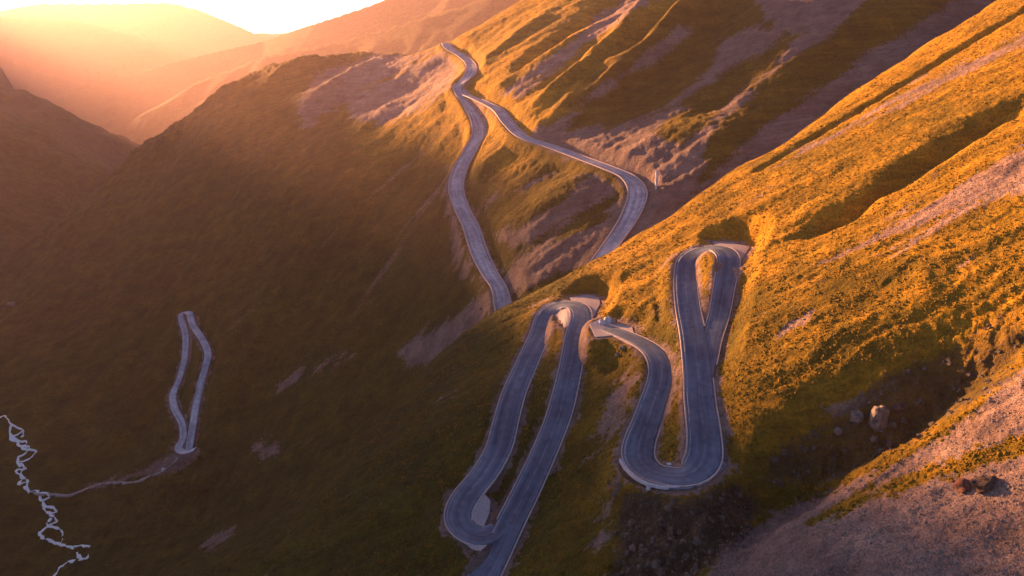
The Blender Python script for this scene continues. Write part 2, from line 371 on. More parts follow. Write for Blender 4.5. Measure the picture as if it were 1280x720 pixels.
# ------------------------------------------------------------------ ground cover patches (scree among grass)
def poly_dist(u, v, poly):
    best = np.full(u.shape, 1e9); n = len(poly)
    for i in range(n):
        ax, ay = poly[i]; bx, by = poly[(i + 1) % n]; dx, dy = bx - ax, by - ay
        t = np.clip(((u - ax) * dx + (v - ay) * dy) / (dx * dx + dy * dy + 1e-9), 0, 1)
        best = np.minimum(best, np.hypot(u - ax - t * dx, v - ay - t * dy))
    return np.where(in_poly(u, v, poly), best, -best)
UU, VV, DD = proj(GX, GY, GZ)
scA = [[(1400, 400), (1285, 462), (1240, 490), (1215, 520), (1160, 552), (1080, 590), (990, 620), (930, 655), (880, 700), (850, 800), (1500, 800)],
       [(1500, 60), (1285, 165), (1160, 238), (1080, 285), (990, 345), (1010, 362), (1090, 325), (1180, 285), (1285, 250), (1500, 180)],
       [(1400, -40), (1260, 52), (1180, 90), (1110, 125), (1000, 182), (1000, 190), (1110, 140), (1200, 100), (1400, 10)],
       [(797, 455), (770, 482), (748, 520), (742, 545), (765, 535), (792, 495)], [(772, 582), (784, 602), (768, 650), (752, 690), (742, 690), (748, 640)],
       [(738, 404), (760, 398), (800, 404), (812, 436), (795, 440), (770, 428), (740, 418)]]
scB = [[(1285, -40), (1200, 0), (1090, 60), (1000, 125), (930, 185), (870, 240), (800, 330), (830, 330), (940, 230), (1000, 180), (1120, 90), (1260, 10)],
       [(1300, -40), (1100, -10), (1000, 70), (940, 110), (890, 165), (862, 250), (800, 320), (700, 340), (635, 372), (540, 455), (515, 470), (498, 440), (560, 398), (612, 366), (640, 330), (690, 300), (745, 285), (780, 240), (770, 215), (690, 190), (660, 175), (670, 158), (740, 158), (790, 130), (850, 80), (900, 50), (960, 30), (930, -40), (1100, -60)],
       [(665, 172), (730, 125), (800, 75), (850, 30), (862, 40), (800, 90), (735, 135), (690, 172)],
       [(625, 118), (700, 62), (790, -10), (830, -10), (735, 55), (650, 118)],
       [(480, 100), (520, 75), (556, 66), (575, 85), (560, 110), (520, 140), (470, 152), (440, 150), (430, 120)],
       [(400, 90), (470, 70), (545, 62), (500, 90), (430, 130), (380, 160), (370, 130)],
       [(560, 210), (575, 300), (590, 350), (575, 345), (565, 300), (555, 240)],
       [(610, 250), (680, 225), (745, 215), (770, 240), (690, 290), (640, 310), (615, 290)],
       [(205, 572), (245, 568), (235, 582), (200, 592), (150, 604), (110, 612), (150, 596)],
       [(340, 480), (420, 445), (435, 435), (438, 442), (400, 462), (350, 488)],
       [(320, 560), (345, 550), (350, 566), (325, 574)], [(250, 680), (292, 662), (290, 668), (258, 688)]]
holesB = [[(700, 160), (760, 110), (850, 50), (900, 50), (890, 85), (830, 140), (760, 162)], [(820, 165), (880, 110), (980, 40), (1010, 40), (960, 90), (900, 140), (850, 178)],
          [(600, 260), (680, 220), (735, 222), (700, 250), (640, 285), (610, 300)]]
ga, gb = gully(GX, GY, FL[0], FL[1], 9, 5, wob=8)
nz = fbm(ga, gb, 4, .6); nz2 = fbm(GX / 1.7, GY / 1.7, 3, .7)
def patch(polys, lay, soft):
    out = np.full(UU.shape, -1e3)
    sel = lay & (UU > -100) & (UU < 1500) & (VV > -120) & (VV < 850)
    u, v = UU[sel], VV[sel]; b = np.full(u.shape, -1e3)
    for p in polys: b = np.maximum(b, poly_dist(u, v, p))
    out[sel] = b; return out
hA = patch([[(1300, 535), (1180, 575), (1080, 612), (1000, 650), (1010, 657), (1110, 622), (1200, 592), (1300, 562)]], LA, 0)
pA = np.maximum(patch(scA[:1] + scA[2:], LA, 0), patch(scA[1:2], LA, 0) - 9); pB = patch(scB, LB, 0); hB = patch(holesB, LB, 0)
SCREE = np.maximum(sstep(-10, 10, np.minimum(pA, -hA + 5) + 22 * nz + 9 * nz2 - 3), sstep(-9, 9, np.minimum(pB, -hB) + 12 * nz + 5 * nz2))
# natural bare streaks everywhere else
ga, gb = gully(GX, GY, .93, .37, 30, 6, wob=20)
st = fbm(ga, gb, 4, .6)
DRY_LIT = sstep(-130, -45, GZ + 35 * fbm(GX / 60, GY / 60, 3) + .05 * GX) * (1 - .8 * sstep(1000, 1500, np.hypot(GX, GY)))  # dry gold high, olive low; sunlit and shaded contrast is painted in too
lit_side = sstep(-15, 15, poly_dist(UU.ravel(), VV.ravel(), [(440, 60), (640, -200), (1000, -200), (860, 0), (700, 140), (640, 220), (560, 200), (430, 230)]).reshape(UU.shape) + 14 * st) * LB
DRY_LIT = np.where(LB, DRY_LIT * (.25 + .75 * lit_side), DRY_LIT)  # far flank: grass colour brightened on the sunlit strip, darkened where it is shaded
SCREE = np.maximum(SCREE, np.where(LB, .55 * sstep(.5, .8, st), 0)); SCREE = np.maximum(SCREE, np.where(LA, .8 * sstep(.5, .75, nz + .2 * nz2), 0))
SCREE = np.maximum(SCREE, ROADMASK)
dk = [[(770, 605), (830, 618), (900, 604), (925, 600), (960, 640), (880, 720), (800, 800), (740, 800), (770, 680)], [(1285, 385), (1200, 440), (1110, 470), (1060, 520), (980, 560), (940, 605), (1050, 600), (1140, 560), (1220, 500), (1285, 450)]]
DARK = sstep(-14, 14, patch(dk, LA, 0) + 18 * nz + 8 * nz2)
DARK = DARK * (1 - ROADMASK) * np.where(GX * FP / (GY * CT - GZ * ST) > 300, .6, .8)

def new_mesh(name, verts, faces):
    me = bpy.data.meshes.new(name); nf = len(faces)
    me.vertices.add(len(verts)); me.vertices.foreach_set('co', np.ascontiguousarray(verts, np.float32).ravel())
    faces = np.asarray(faces, np.int32); k = faces.shape[1]
    me.loops.add(nf * k); me.loops.foreach_set('vertex_index', faces.ravel())
    me.polygons.add(nf); me.polygons.foreach_set('loop_start', np.arange(0, nf * k, k, dtype=np.int32)); me.polygons.foreach_set('loop_total', np.full(nf, k, np.int32))
    me.polygons.foreach_set('use_smooth', np.ones(nf, bool))
    me.update(); me.validate(); return me
def link(name, me, mat, parent=None, **props):
    o = bpy.data.objects.new(name, me); COL.objects.link(o)
    if mat: me.materials.append(mat)
    if parent: o.parent = parent
    for k, v in props.items(): o[k] = v
    return o
CAMZ = 520.0                                      # the world's z = 0 is near the valley floor's sea level; lift everything
def up(V): V = np.array(V, float); V[:, 2] += CAMZ; return V

# ------------------------------------------------------------------ materials
def mat(name):
    m = bpy.data.materials.new(name); m.use_nodes = True; nt = m.node_tree; b = nt.nodes['Principled BSDF']
    b.inputs['Roughness'].default_value = .95; b.inputs['Specular IOR Level'].default_value = .15
    return m, nt, b
def N(nt, t, **kw):
    n = nt.nodes.new(t)
    for k, v in kw.items():
        if k in n.inputs: n.inputs[k].default_value = v
        else: setattr(n, k, v)
    return n
def ramp(nt, src, stops, interp='LINEAR'):
    r = nt.nodes.new('ShaderNodeValToRGB'); r.color_ramp.interpolation = interp
    e = r.color_ramp.elements
    while len(e) < len(stops): e.new(.5)
    for el, (p, c) in zip(e, stops): el.position = p; el.color = (*c, 1)
    nt.links.new(src, r.inputs[0]); return r.outputs[0]
def mix(nt, f, a, b, mode='MIX'):
    m = nt.nodes.new('ShaderNodeMix'); m.data_type = 'RGBA'; m.blend_type = mode
    for s, k in ((f, 0), (a, 6), (b, 7)):
        if isinstance(s, (int, float)): m.inputs[k].default_value = s
        elif isinstance(s, tuple): m.inputs[k].default_value = (*s, 1)
        else: nt.links.new(s, m.inputs[k])
    return m.outputs[2]
def math_(nt, op, a, b=None, c=None, clamp=False):
    m = nt.nodes.new('ShaderNodeMath'); m.operation = op; m.use_clamp = clamp
    for i, s in enumerate((a, b, c)):
        if s is None: continue
        if isinstance(s, (int, float)): m.inputs[i].default_value = s
        else: nt.links.new(s, m.inputs[i])
    return m.outputs[0]

def terrain_material():
    m, nt, b = mat('alpine_ground'); L = nt.links.new
    geo = N(nt, 'ShaderNodeNewGeometry')
    def nz(scale, detail=6, rough=.6, stretch=None):
        n = N(nt, 'ShaderNodeTexNoise'); n.inputs['Scale'].default_value = scale; n.inputs['Detail'].default_value = detail; n.inputs['Roughness'].default_value = rough
        if stretch:
            mp = N(nt, 'ShaderNodeMapping'); mp.inputs['Rotation'].default_value = (0, 0, stretch[0]); mp.inputs['Scale'].default_value = (stretch[1], 1, 1)
            L(geo.outputs['Position'], mp.inputs[0]); L(mp.outputs[0], n.inputs['Vector'])
        else: L(geo.outputs['Position'], n.inputs['Vector'])
        return n.outputs['Fac']
    att = N(nt, 'ShaderNodeAttribute', attribute_name='cover'); sep = N(nt, 'ShaderNodeSeparateColor'); L(att.outputs['Color'], sep.inputs[0])
    big = nz(.012, 5, .6); mid = nz(.09, 6, .65); fine = nz(.9, 5, .7); streak = nz(.12, 6, .65, (-.22, .18)); tiny = nz(2.8, 3, .6)
    g1 = ramp(nt, big, [(.3, (.095, .075, .010)), (.5, (.19, .118, .012)), (.7, (.28, .155, .015))])
    g2 = ramp(nt, mid, [(.3, (.05, .047, .009)), (.5, (.15, .100, .012)), (.72, (.32, .175, .02))])
    grass = mix(nt, .55, g1, g2)
    gs = ramp(nt, streak, [(.3, (.45, .5, .5)), (.55, (1, 1, 1)), (.75, (1.35, 1.2, 1.0))])
    streak2 = nz(.55, 5, .7, (-.3, .10)); gs2 = ramp(nt, streak2, [(.32, (.55, .56, .58)), (.5, (1, 1, 1)), (.7, (1.3, 1.25, 1.2))])
    grass = mix(nt, .8, grass, gs, 'MULTIPLY'); grass = mix(nt, .7, grass, gs2, 'MULTIPLY')
    gf = ramp(nt, fine, [(.3, (.4, .4, .4)), (.5, (1, 1, 1)), (.7, (1.5, 1.45, 1.3))])
    grass = mix(nt, .7, grass, gf, 'MULTIPLY')
    grass = mix(nt, 1.0, grass, mix(nt, sep.outputs[2], (.27, .52, .33), (2.5, 2.25, 1.3)), 'MULTIPLY')  # blue channel: olive to dry gold, with painted shade and sun
    sc = ramp(nt, mid, [(.3, (.14, .108, .10)), (.5, (.22, .17, .155)), (.7, (.29, .23, .205))])
    sf = ramp(nt, tiny, [(.3, (.5, .48, .47)), (.5, (1, 1, 1)), (.72, (1.4, 1.35, 1.3))])
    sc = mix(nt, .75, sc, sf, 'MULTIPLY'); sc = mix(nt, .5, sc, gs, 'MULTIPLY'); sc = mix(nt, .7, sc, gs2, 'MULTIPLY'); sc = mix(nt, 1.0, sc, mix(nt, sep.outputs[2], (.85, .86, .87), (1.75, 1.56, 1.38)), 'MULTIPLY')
    s = math_(nt, 'ADD', sep.outputs[0], math_(nt, 'MULTIPLY', math_(nt, 'SUBTRACT', fine, .5), 1.6)); s = math_(nt, 'MULTIPLY_ADD', s, 2.2, -.6, clamp=True)
    col = mix(nt, s, grass, sc)
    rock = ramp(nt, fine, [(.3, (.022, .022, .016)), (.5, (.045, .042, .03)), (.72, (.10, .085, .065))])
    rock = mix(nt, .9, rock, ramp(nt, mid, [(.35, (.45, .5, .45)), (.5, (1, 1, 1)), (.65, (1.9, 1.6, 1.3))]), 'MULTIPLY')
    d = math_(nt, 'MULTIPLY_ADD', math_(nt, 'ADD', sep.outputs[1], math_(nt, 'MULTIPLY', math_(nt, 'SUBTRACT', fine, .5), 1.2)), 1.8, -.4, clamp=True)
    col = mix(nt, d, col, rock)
    L(col, b.inputs['Base Color'])
    bp = N(nt, 'ShaderNodeBump'); bp.inputs['Strength'].default_value = .9; bp.inputs['Distance'].default_value = .9
    hsum = math_(nt, 'ADD', fine, math_(nt, 'MULTIPLY', tiny, .35)); L(hsum, bp.inputs['Height'])
    bp2 = N(nt, 'ShaderNodeBump'); bp2.inputs['Strength'].default_value = .8; bp2.inputs['Distance'].default_value = 5.0
    L(mid, bp2.inputs['Height']); bp3 = N(nt, 'ShaderNodeBump'); bp3.inputs['Strength'].default_value = .8; bp3.inputs['Distance'].default_value = 2.2
    L(nz(.32, 5, .68), bp3.inputs['Height']); L(bp2.outputs[0], bp3.inputs['Normal']); L(bp3.outputs[0], bp.inputs['Normal']); L(bp.outputs[0], b.inputs['Normal'])
    return m
MT = terrain_material()

V = np.stack([GX, GY, GZ], -1).reshape(-1, 3)
idx = np.arange(NR * NA).reshape(NR, NA)
jn = np.r_[np.arange(1, NA), 0]
F = np.stack([idx[:-1, :], idx[:-1, jn], idx[1:, jn], idx[1:, :]], -1).reshape(-1, 4)[:, ::-1]
F = F[:, ::-1] if False else F
# centre cap
V = np.vstack([V, [[0, 0, GZ[0].mean()]]])
me = new_mesh('terrain', up(V), F)
att = me.color_attributes.new('cover', 'FLOAT_COLOR', 'POINT')
cov = np.zeros((NR * NA + 1, 4), np.float32); cov[:-1, 0] = SCREE.ravel(); cov[:-1, 1] = DARK.ravel(); cov[:-1, 2] = DRY_LIT.ravel(); cov[:, 3] = 1
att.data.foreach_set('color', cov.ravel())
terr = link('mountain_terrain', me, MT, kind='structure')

# terrain sampler from the carved grid
def ground(x, y):
    x = np.asarray(x, float); y = np.asarray(y, float)
    r = np.hypot(x, y); t = np.arctan2(x, y)
    i = np.clip(np.searchsorted(RR, r) - 1, 0, NR - 2); j = np.clip(np.searchsorted(ANG, t) - 1, 0, NA - 2)
    fr = np.clip((r - RR[i]) / (RR[i + 1] - RR[i]), 0, 1); ft = np.clip((t - ANG[j]) / (ANG[j + 1] - ANG[j]), 0, 1)
    return (GZ[i, j] * (1 - fr) + GZ[i + 1, j] * fr) * (1 - ft) + (GZ[i, j + 1] * (1 - fr) + GZ[i + 1, j + 1] * fr) * ft

# ------------------------------------------------------------------ roads
def road_material(name, base, pale, lines=True):
    m, nt, b = mat(name); L = nt.links.new
    uv = N(nt, 'ShaderNodeUVMap'); sx = N(nt, 'ShaderNodeSeparateXYZ'); L(uv.outputs[0], sx.inputs[0])
    mp = N(nt, 'ShaderNodeMapping'); mp.inputs['Scale'].default_value = (.7, .035, 1); L(uv.outputs[0], mp.inputs[0])
    n = N(nt, 'ShaderNodeTexNoise'); n.inputs['Scale'].default_value = 1.0; n.inputs['Detail'].default_value = 4; L(mp.outputs[0], n.inputs['Vector'])
    geo = N(nt, 'ShaderNodeNewGeometry'); n2 = N(nt, 'ShaderNodeTexNoise'); n2.inputs['Scale'].default_value = .5; n2.inputs['Detail'].default_value = 6; L(geo.outputs['Position'], n2.inputs['Vector'])
    c = ramp(nt, n.outputs['Fac'], [(.32, base), (.62, pale)]); g = ramp(nt, n2.outputs['Fac'], [(.3, (.7, .7, .7)), (.7, (1.25, 1.22, 1.2))])
    c = mix(nt, .8, c, g, 'MULTIPLY')
    n3 = N(nt, 'ShaderNodeTexNoise'); n3.inputs['Scale'].default_value = .09; n3.inputs['Detail'].default_value = 3; L(geo.outputs['Position'], n3.inputs['Vector'])
    c = mix(nt, .85, c, ramp(nt, n3.outputs['Fac'], [(.40, (.72, .74, .78)), (.5, (1, 1, 1)), (.58, (1.22, 1.18, 1.14))]), 'MULTIPLY')
    if lines:
        a = math_(nt, 'ABSOLUTE', sx.outputs['Z']) if False else None
        at = N(nt, 'ShaderNodeAttribute', attribute_name='edge')      # 0 centre .. 1 edge
        e = at.outputs['Fac']
        l1 = math_(nt, 'COMPARE', e, .86, .028); l2 = math_(nt, 'LESS_THAN', e, .035)
        c = mix(nt, math_(nt, 'MULTIPLY', math_(nt, 'MULTIPLY_ADD', e, 2.2, -1.2, clamp=True), .55), c, tuple(k * 1.15 for k in pale))
        wear = math_(nt, 'GREATER_THAN', n2.outputs['Fac'], .43)
        ln = math_(nt, 'MULTIPLY', math_(nt, 'ADD', l1, math_(nt, 'MULTIPLY', l2, .6), clamp=True), math_(nt, 'MULTIPLY', wear, .2))
        c = mix(nt, ln, c, (.6, .58, .55))
    L(c, b.inputs['Base Color']); b.inputs['Roughness'].default_value = .7; b.inputs['Specular IOR Level'].default_value = .35
    bp = N(nt, 'ShaderNodeBump'); bp.inputs['Strength'].default_value = .3; bp.inputs['Distance'].default_value = .05; L(n2.outputs['Fac'], bp.inputs['Height']); L(bp.outputs[0], b.inputs['Normal'])
    return m
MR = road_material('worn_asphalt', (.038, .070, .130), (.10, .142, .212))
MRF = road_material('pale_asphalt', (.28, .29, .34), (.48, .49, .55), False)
def frames(P):
    T = np.gradient(P[:, :2], axis=0); T /= np.linalg.norm(T, axis=1)[:, None] + 1e-9
    return np.stack([-T[:, 1], T[:, 0]], 1)
def ribbon(name, P, cols, zo, material, **props):
    """cols: offsets as fraction of half width"""
    Nn = frames(P); nC = len(cols); n = len(P)
    V = np.zeros((n, nC, 3)); 
    for c, f in enumerate(cols):
        V[:, c, :2] = P[:, :2] + Nn * (f * P[:, 3:4] / 2); V[:, c, 2] = P[:, 2] + zo
    top = V.reshape(-1, 3)
    id_ = np.arange(n * nC).reshape(n, nC)
    Fq = np.stack([id_[:-1, :-1], id_[1:, :-1], id_[1:, 1:], id_[:-1, 1:]], -1).reshape(-1, 4)
    # skirts give the slab thickness
    bl = V[:, 0].copy(); br = V[:, -1].copy(); bl[:, 2] -= .6; br[:, 2] -= .6
    nb = len(top); idl = nb + np.arange(n); idr = nb + n + np.arange(n)
    F2 = np.stack([idl[:-1], idl[1:], id_[1:, 0], id_[:-1, 0]], -1); F3 = np.stack([id_[:-1, -1], id_[1:, -1], idr[1:], idr[:-1]], -1)
    me = new_mesh(name, up(np.vstack([top, bl, br])), np.vstack([Fq[:, ::-1], F2[:, ::-1], F3[:, ::-1]]))
    s = np.r_[0, np.cumsum(np.linalg.norm(np.diff(P[:, :2], axis=0), axis=1))]
    uvs = np.zeros((nb + 2 * n, 2)); uvs[:nb, 0] = (np.array(cols)[None] * P[:, 3:4] / 2).ravel(); uvs[:nb, 1] = np.repeat(s, nC)
    uvl = me.uv_layers.new(name='UVMap'); li = np.zeros(len(me.loops), np.int32); me.loops.foreach_get('vertex_index', li)
    uvl.data.foreach_set('uv', uvs[li].astype(np.float32).ravel())
    ea = me.attributes.new('edge', 'FLOAT', 'POINT'); e = np.ones(nb + 2 * n, np.float32); e[:nb] = np.tile(np.abs(cols), n); ea.data.foreach_set('value', e)
    return link(name, me, material, kind='structure', **props)
cols = [-1, -.75, -.5, -.25, 0, .25, .5, .75, 1]
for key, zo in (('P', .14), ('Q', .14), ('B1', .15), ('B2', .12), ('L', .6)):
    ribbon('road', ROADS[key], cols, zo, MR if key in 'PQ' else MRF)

MK = bpy.data.materials.new('kerb_stone'); MK.use_nodes = True
def stone_material(name, c0, c1, scale=1.0, bump=.5):
    m, nt, b = mat(name); L = nt.links.new; geo = N(nt, 'ShaderNodeNewGeometry')
    n = N(nt, 'ShaderNodeTexNoise'); n.inputs['Scale'].default_value = scale; n.inputs['Detail'].default_value = 8; n.inputs['Roughness'].default_value = .65; L(geo.outputs['Position'], n.inputs['Vector'])
    c = ramp(nt, n.outputs['Fac'], [(.35, c0), (.65, c1)]); L(c, b.inputs['Base Color'])
    bp = N(nt, 'ShaderNodeBump'); bp.inputs['Strength'].default_value = bump; bp.inputs['Distance'].default_value = .4 / scale; L(n.outputs['Fac'], bp.inputs['Height']); L(bp.outputs[0], b.inputs['Normal'])
    return m
MK = stone_material('kerb_stone', (.34, .29, .29), (.55, .48, .46), 1.5)
MC = stone_material('concrete', (.42, .42, .46), (.66, .65, .68), .8)
MG = stone_material('turnout_gravel', (.27, .25, .27), (.42, .38, .39), 2.5)
MB_ = stone_material('boulder_rock', (.09, .08, .075), (.26, .23, .21), .7, .8)
MBD = stone_material('dark_rock', (.035, .03, .028), (.12, .08, .06), .8, .8)
MW = stone_material('white_water', (.7, .7, .72), (.92, .9, .9), 1.2)
MTR = stone_material('dirt_track', (.22, .19, .18), (.36, .31, .30), .6)

def sweep(P, prof, closed=True):
    """prof: list of (offset, dz); P: x, y, z"""
    Nn = frames(P); n = len(P); k = len(prof)
    V = np.zeros((n, k, 3))
    for i, (o, dz) in enumerate(prof):
        V[:, i, :2] = P[:, :2] + Nn * (np.asarray(o)[:, None] if np.ndim(o) else o); V[:, i, 2] = P[:, 2] + dz
    id_ = np.arange(n * k).reshape(n, k); kn = np.r_[np.arange(1, k), 0]
    F = np.stack([id_[:-1, :], id_[:-1, kn], id_[1:, kn], id_[1:, :]], -1).reshape(-1, 4)
    return V.reshape(-1, 3), F
def kerbs(key, wd_, ht, zo=0.0, a=0, b=None, gap=.12):
    P = ROADS[key][a:b]; Vs = []; Fs = []; off = 0; PA = ROADS[key]; ia = np.arange(len(PA))[a:b]
    for s in (-1, 1):
        e = s * (P[:, 3] / 2 + gap)
        e2 = e + s * wd_
        if s > 0: e, e2 = e2, e
        V, F = sweep(P, [(e, -.5), (e, ht + zo), (e2, ht + zo), (e2, -.5)])
        mid_ = P[:, :2] + frames(P) * ((e + e2) / 2)[:, None]
        bad = np.zeros(len(P), bool)
        for i in range(len(P)):
            d = np.hypot(PA[:, 0] - mid_[i, 0], PA[:, 1] - mid_[i, 1]) - PA[:, 3] / 2 - .1; d[max(0, ia[i] - 9):ia[i] + 10] = 9; bad[i] = d.min() < 0
        bf = (bad[:-1] | bad[1:]).repeat(4).reshape(-1)
        F = F.reshape(len(P) - 1, 4, 4)[~(bad[:-1] | bad[1:])].reshape(-1, 4)
        Vs.append(V); Fs.append(F + off); off += len(V)
    me = new_mesh('kerb', up(np.vstack(Vs)), np.vstack(Fs)); me.polygons.foreach_set('use_smooth', np.zeros(len(me.polygons), bool))
    return link('kerb', me, MK, kind='structure')
nP = len(ROADS['P']); nQ = len(ROADS['Q'])
kerbs('P', .35, .22, b=nP - 4); kerbs('Q', .35, .22, a=3, b=nQ - 4); kerbs('B1', .8, .5, .15, a=6); kerbs('B2', .7, .45, .12, a=14)

from mathutils.geometry import delaunay_2d_cdt
from mathutils import Vector
def apron(name, W3, P, dz, thick, material):
    B_ = resample(np.vstack([W3, W3[:1]]), .7)[:-1]; n = len(B_)
    lo = W3.min(0); hi = W3.max(0); gx, gy = np.meshgrid(np.arange(lo[0], hi[0], 1.0), np.arange(lo[1], hi[1], 1.0)); gx = gx.ravel(); gy = gy.ravel()
    ins = in_poly(gx, gy, [(p[0], p[1]) for p in B_])
    pts = [Vector((p[0], p[1])) for p in B_] + [Vector(p) for p in zip(gx[ins], gy[ins])]
    vs, es, fs, _, _, _ = delaunay_2d_cdt(pts, [], [list(range(n))], 1, 1e-4)
    V = np.array([(v.x, v.y, 0) for v in vs]); V[:, 2] = near_z(P, V[:, 0], V[:, 1]) + dz
    bm = bmesh.new(); bv = [bm.verts.new(p) for p in up(V)]
    for f in fs: bm.faces.new([bv[k] for k in f])
    r = bmesh.ops.extrude_face_region(bm, geom=list(bm.faces)); 
    for g in r['geom']:
        if isinstance(g, bmesh.types.BMVert): g.co.z -= thick
    bmesh.ops.recalc_face_normals(bm, faces=bm.faces)
    me = bpy.data.meshes.new(name); bm.to_mesh(me); bm.free()
    return link(name, me, material, kind='structure')
for k, (W3, kind, P) in enumerate(TURNW):
    apron('road_apron' if kind == 'a' else 'gravel_turnout', W3, P, .02, .7, MR if kind == 'a' else MG)

def tag(o, label, cat, group=None):
    o['label'] = label; o['category'] = cat
    if group: o['group'] = group
    return o
def empty(name, loc):
    o = bpy.data.objects.new(name, None); COL.objects.link(o); o.location = loc; return o

# retaining wall under the lower hairpin of the right-hand loop
zq = road_z('Q', 840, 597)
wall_px = [(774.5, 576.5), (780.5, 587), (793, 598.8), (810, 607.8), (828, 611.3), (862, 611.8), (884, 601), (908.5, 583)]
WL = np.array(on_plane(wall_px, zq))
root = empty('retaining_wall', (WL[4][0], WL[4][1], zq + CAMZ)); tag(root, 'angular pale concrete wall and parapet holding up the lower bend of the right hand hairpin loop', 'retaining wall')
def local(V): V = up(V); V -= np.array(root.location); return V
Pw = resample(WL, .8)
V, F = sweep(Pw, [(-.2, -.02), (-.2, .85), (.2, .85), (.2, -.02)])
def flatlink(name, V, F, m, parent=None):
    me = new_mesh(name, V, F); me.polygons.foreach_set('use_smooth', np.zeros(len(me.polygons), bool)); return link(name, me, m, parent)
flatlink('parapet', local(V), F, MC, root)
V, F = sweep(Pw, [(-.14, -5.5), (-.14, -.02), (.14, -.02), (.14, -5.5)])
flatlink('wall_face', local(V), F, MBD, root)
def box(c, sx, sy, z0, z1, rot=0.0):
    v = []
    for z, t in ((z0, 1.25), (z1, 1.0)):
        for x, y in ((-1, -1), (1, -1), (1, 1), (-1, 1)):
            X = x * sx * t; Y = y * sy * t; v.append((c[0] + X * math.cos(rot) - Y * math.sin(rot), c[1] + X * math.sin(rot) + Y * math.cos(rot), z))
    return np.array(v), np.array([(3, 2, 1, 0), (4, 5, 6, 7), (0, 1, 5, 4), (1, 2, 6, 5), (2, 3, 7, 6), (3, 0, 4, 7)])
for i in (3, 5):
    c = WL[i]; V, F = box((c[0], c[1] - .45), .4, .45, zq - 2.6, zq + .3); flatlink('buttress', local(V), F, MC, root)

# low wall of rough pale stone round the lookout
zl = road_z('Q', 758, 410)
LW = resample(catmull(np.array(on_plane([(742, 421), (752, 420.5), (765, 419), (774, 423), (782, 427.5)], zl)), 6), .5)
LW[:, 2] += .12 * noise(LW[:, 0] * 1.3, LW[:, 1] * 1.3)
o_v, o_f = sweep(LW, [(-.35, -2.2), (-.3, .55), (.3, .5), (.35, -2.2)])
o = flatlink('stone_wall', up(o_v), o_f, MC); tag(o, 'low rough whitish stone wall along the front edge of the small lookout between the loops', 'stone wall')

# ------------------------------------------------------------------ boulders
def rock_mesh(name, sx, sy, sz, seed, material, sub=3, rough=.28, flat=.0):
    bm = bmesh.new(); bmesh.ops.create_icosphere(bm, subdivisions=sub, radius=1)
    r = random.Random(seed); pl = []
    for _ in range(9):
        n = np.array([r.gauss(0, 1), r.gauss(0, 1), r.gauss(0, 1)]); n /= np.linalg.norm(n); pl.append((n, r.uniform(.62, .9)))
    co_ = np.array([v.co[:] for v in bm.verts])
    for n, d in pl:                                # cut facets
        t = co_ @ n; over = np.maximum(t - d, 0); co_ = co_ - over[:, None] * n * .92
    nn = noise(co_[:, 0] * 1.7 + seed, co_[:, 1] * 1.7 + co_[:, 2] * 1.3) * rough + noise(co_[:, 0] * 4.1 + seed, co_[:, 2] * 4.1 + co_[:, 1] * 2) * rough * .4
    co_ = co_ * (1 + nn[:, None]) * np.array([sx, sy, sz])
    for v, c in zip(bm.verts, co_): v.co = c
    me = bpy.data.meshes.new(name); bm.to_mesh(me); bm.free()
    me.materials.append(material); return me
def boulder(px, size, label, cat='boulder', material=None, group=None, seed=0, sink=.34, name='boulder', rot=None, dmin=None):
    p, D = cast([px], dmin and [dmin], hf=lambda x, y: ground(x, y)); p = p[0]
    me = rock_mesh(name, *size, seed, material or MB_)
    o = bpy.data.objects.new(name, me); COL.objects.link(o)
    o.location = (p[0], p[1], float(ground(p[0], p[1])) + CAMZ + size[2] * (1 - 2 * sink)); o.rotation_euler = (0, 0, rot if rot is not None else seed * 1.3)
    return tag(o, label, cat, group)
boulder((1098, 530), (1.9, 2.1, 4.4), 'tall pale grey boulder standing in the dark ravine at the right', seed=3, rot=.3)
boulder((1071, 523), (2.0, 1.6, 1.5), 'lower mossy boulder just left of the tall pale one in the ravine', seed=5)
boulder((1093, 551), (1.0, .9, .9), 'small pinkish rock at the foot of the tall pale boulder', seed=8)
boulder((1122, 512), (1.6, 1.4, 1.3), 'dark squat rock right behind the tall pale boulder', seed=12, material=MBD)
boulder((1048, 540), (1.3, 1.1, 1.0), 'rounded grey rock at the lower left of the mossy boulder', seed=15)
boulder((1228, 607), (3.0, 2.0, 1.7), 'blackish rock outcrop on the bare gravel slope at the lower right', 'rock outcrop', MBD, seed=21, name='rock_outcrop', rot=.35)
boulder((1203, 609), (1.9, 1.3, 1.2), 'reddish brown rock against the left end of the black outcrop', seed=25, material=stone_material('red_rock', (.10, .045, .03), (.24, .11, .07), .9, .8))
boulder((837, 581), (.75, .55, .45), 'left one of two small whitish stones inside the bottom bend of the right loop', seed=31, material=MC)
boulder((855, 580), (.9, .55, .45), 'right one of two small whitish stones inside the bottom bend of the right loop', seed=33, material=MC)
boulder((752, 405), (1.6, 1.3, 1.2), 'pale rock at the left end of the heap on the lookout', seed=41, material=MC)
boulder((760, 403), (1.9, 1.5, 1.6), 'largest pale rock in the middle of the heap on the lookout', seed=43, material=MC)
boulder((768, 404), (1.4, 1.2, 1.3), 'squat rock at the right end of the heap on the lookout', seed=47)
boulder((601, 386), (1.0, .9, .8), 'small sunlit rock at the lip of the spur below the end of the left road', seed=51)
boulder((778, 436), (1.1, .9, .8), 'upper one of two brown rocks on the bank below the lookout wall', seed=56)
boulder((772, 444), (.9, .8, .7), 'lower one of two brown rocks on the bank below the lookout wall', seed=58)
boulder((820, 236), (.9, .8, 6.0), 'slender white rock spike on the grey scree right of the upper bend', 'rock spike', MC, seed=61, sink=.15, name='rock_spike', dmin=312)
boulder((15, 381), (4.5, 3, 2.2), 'lone pale boulder on the hazy slope at the far left edge', seed=65, dmin=400)
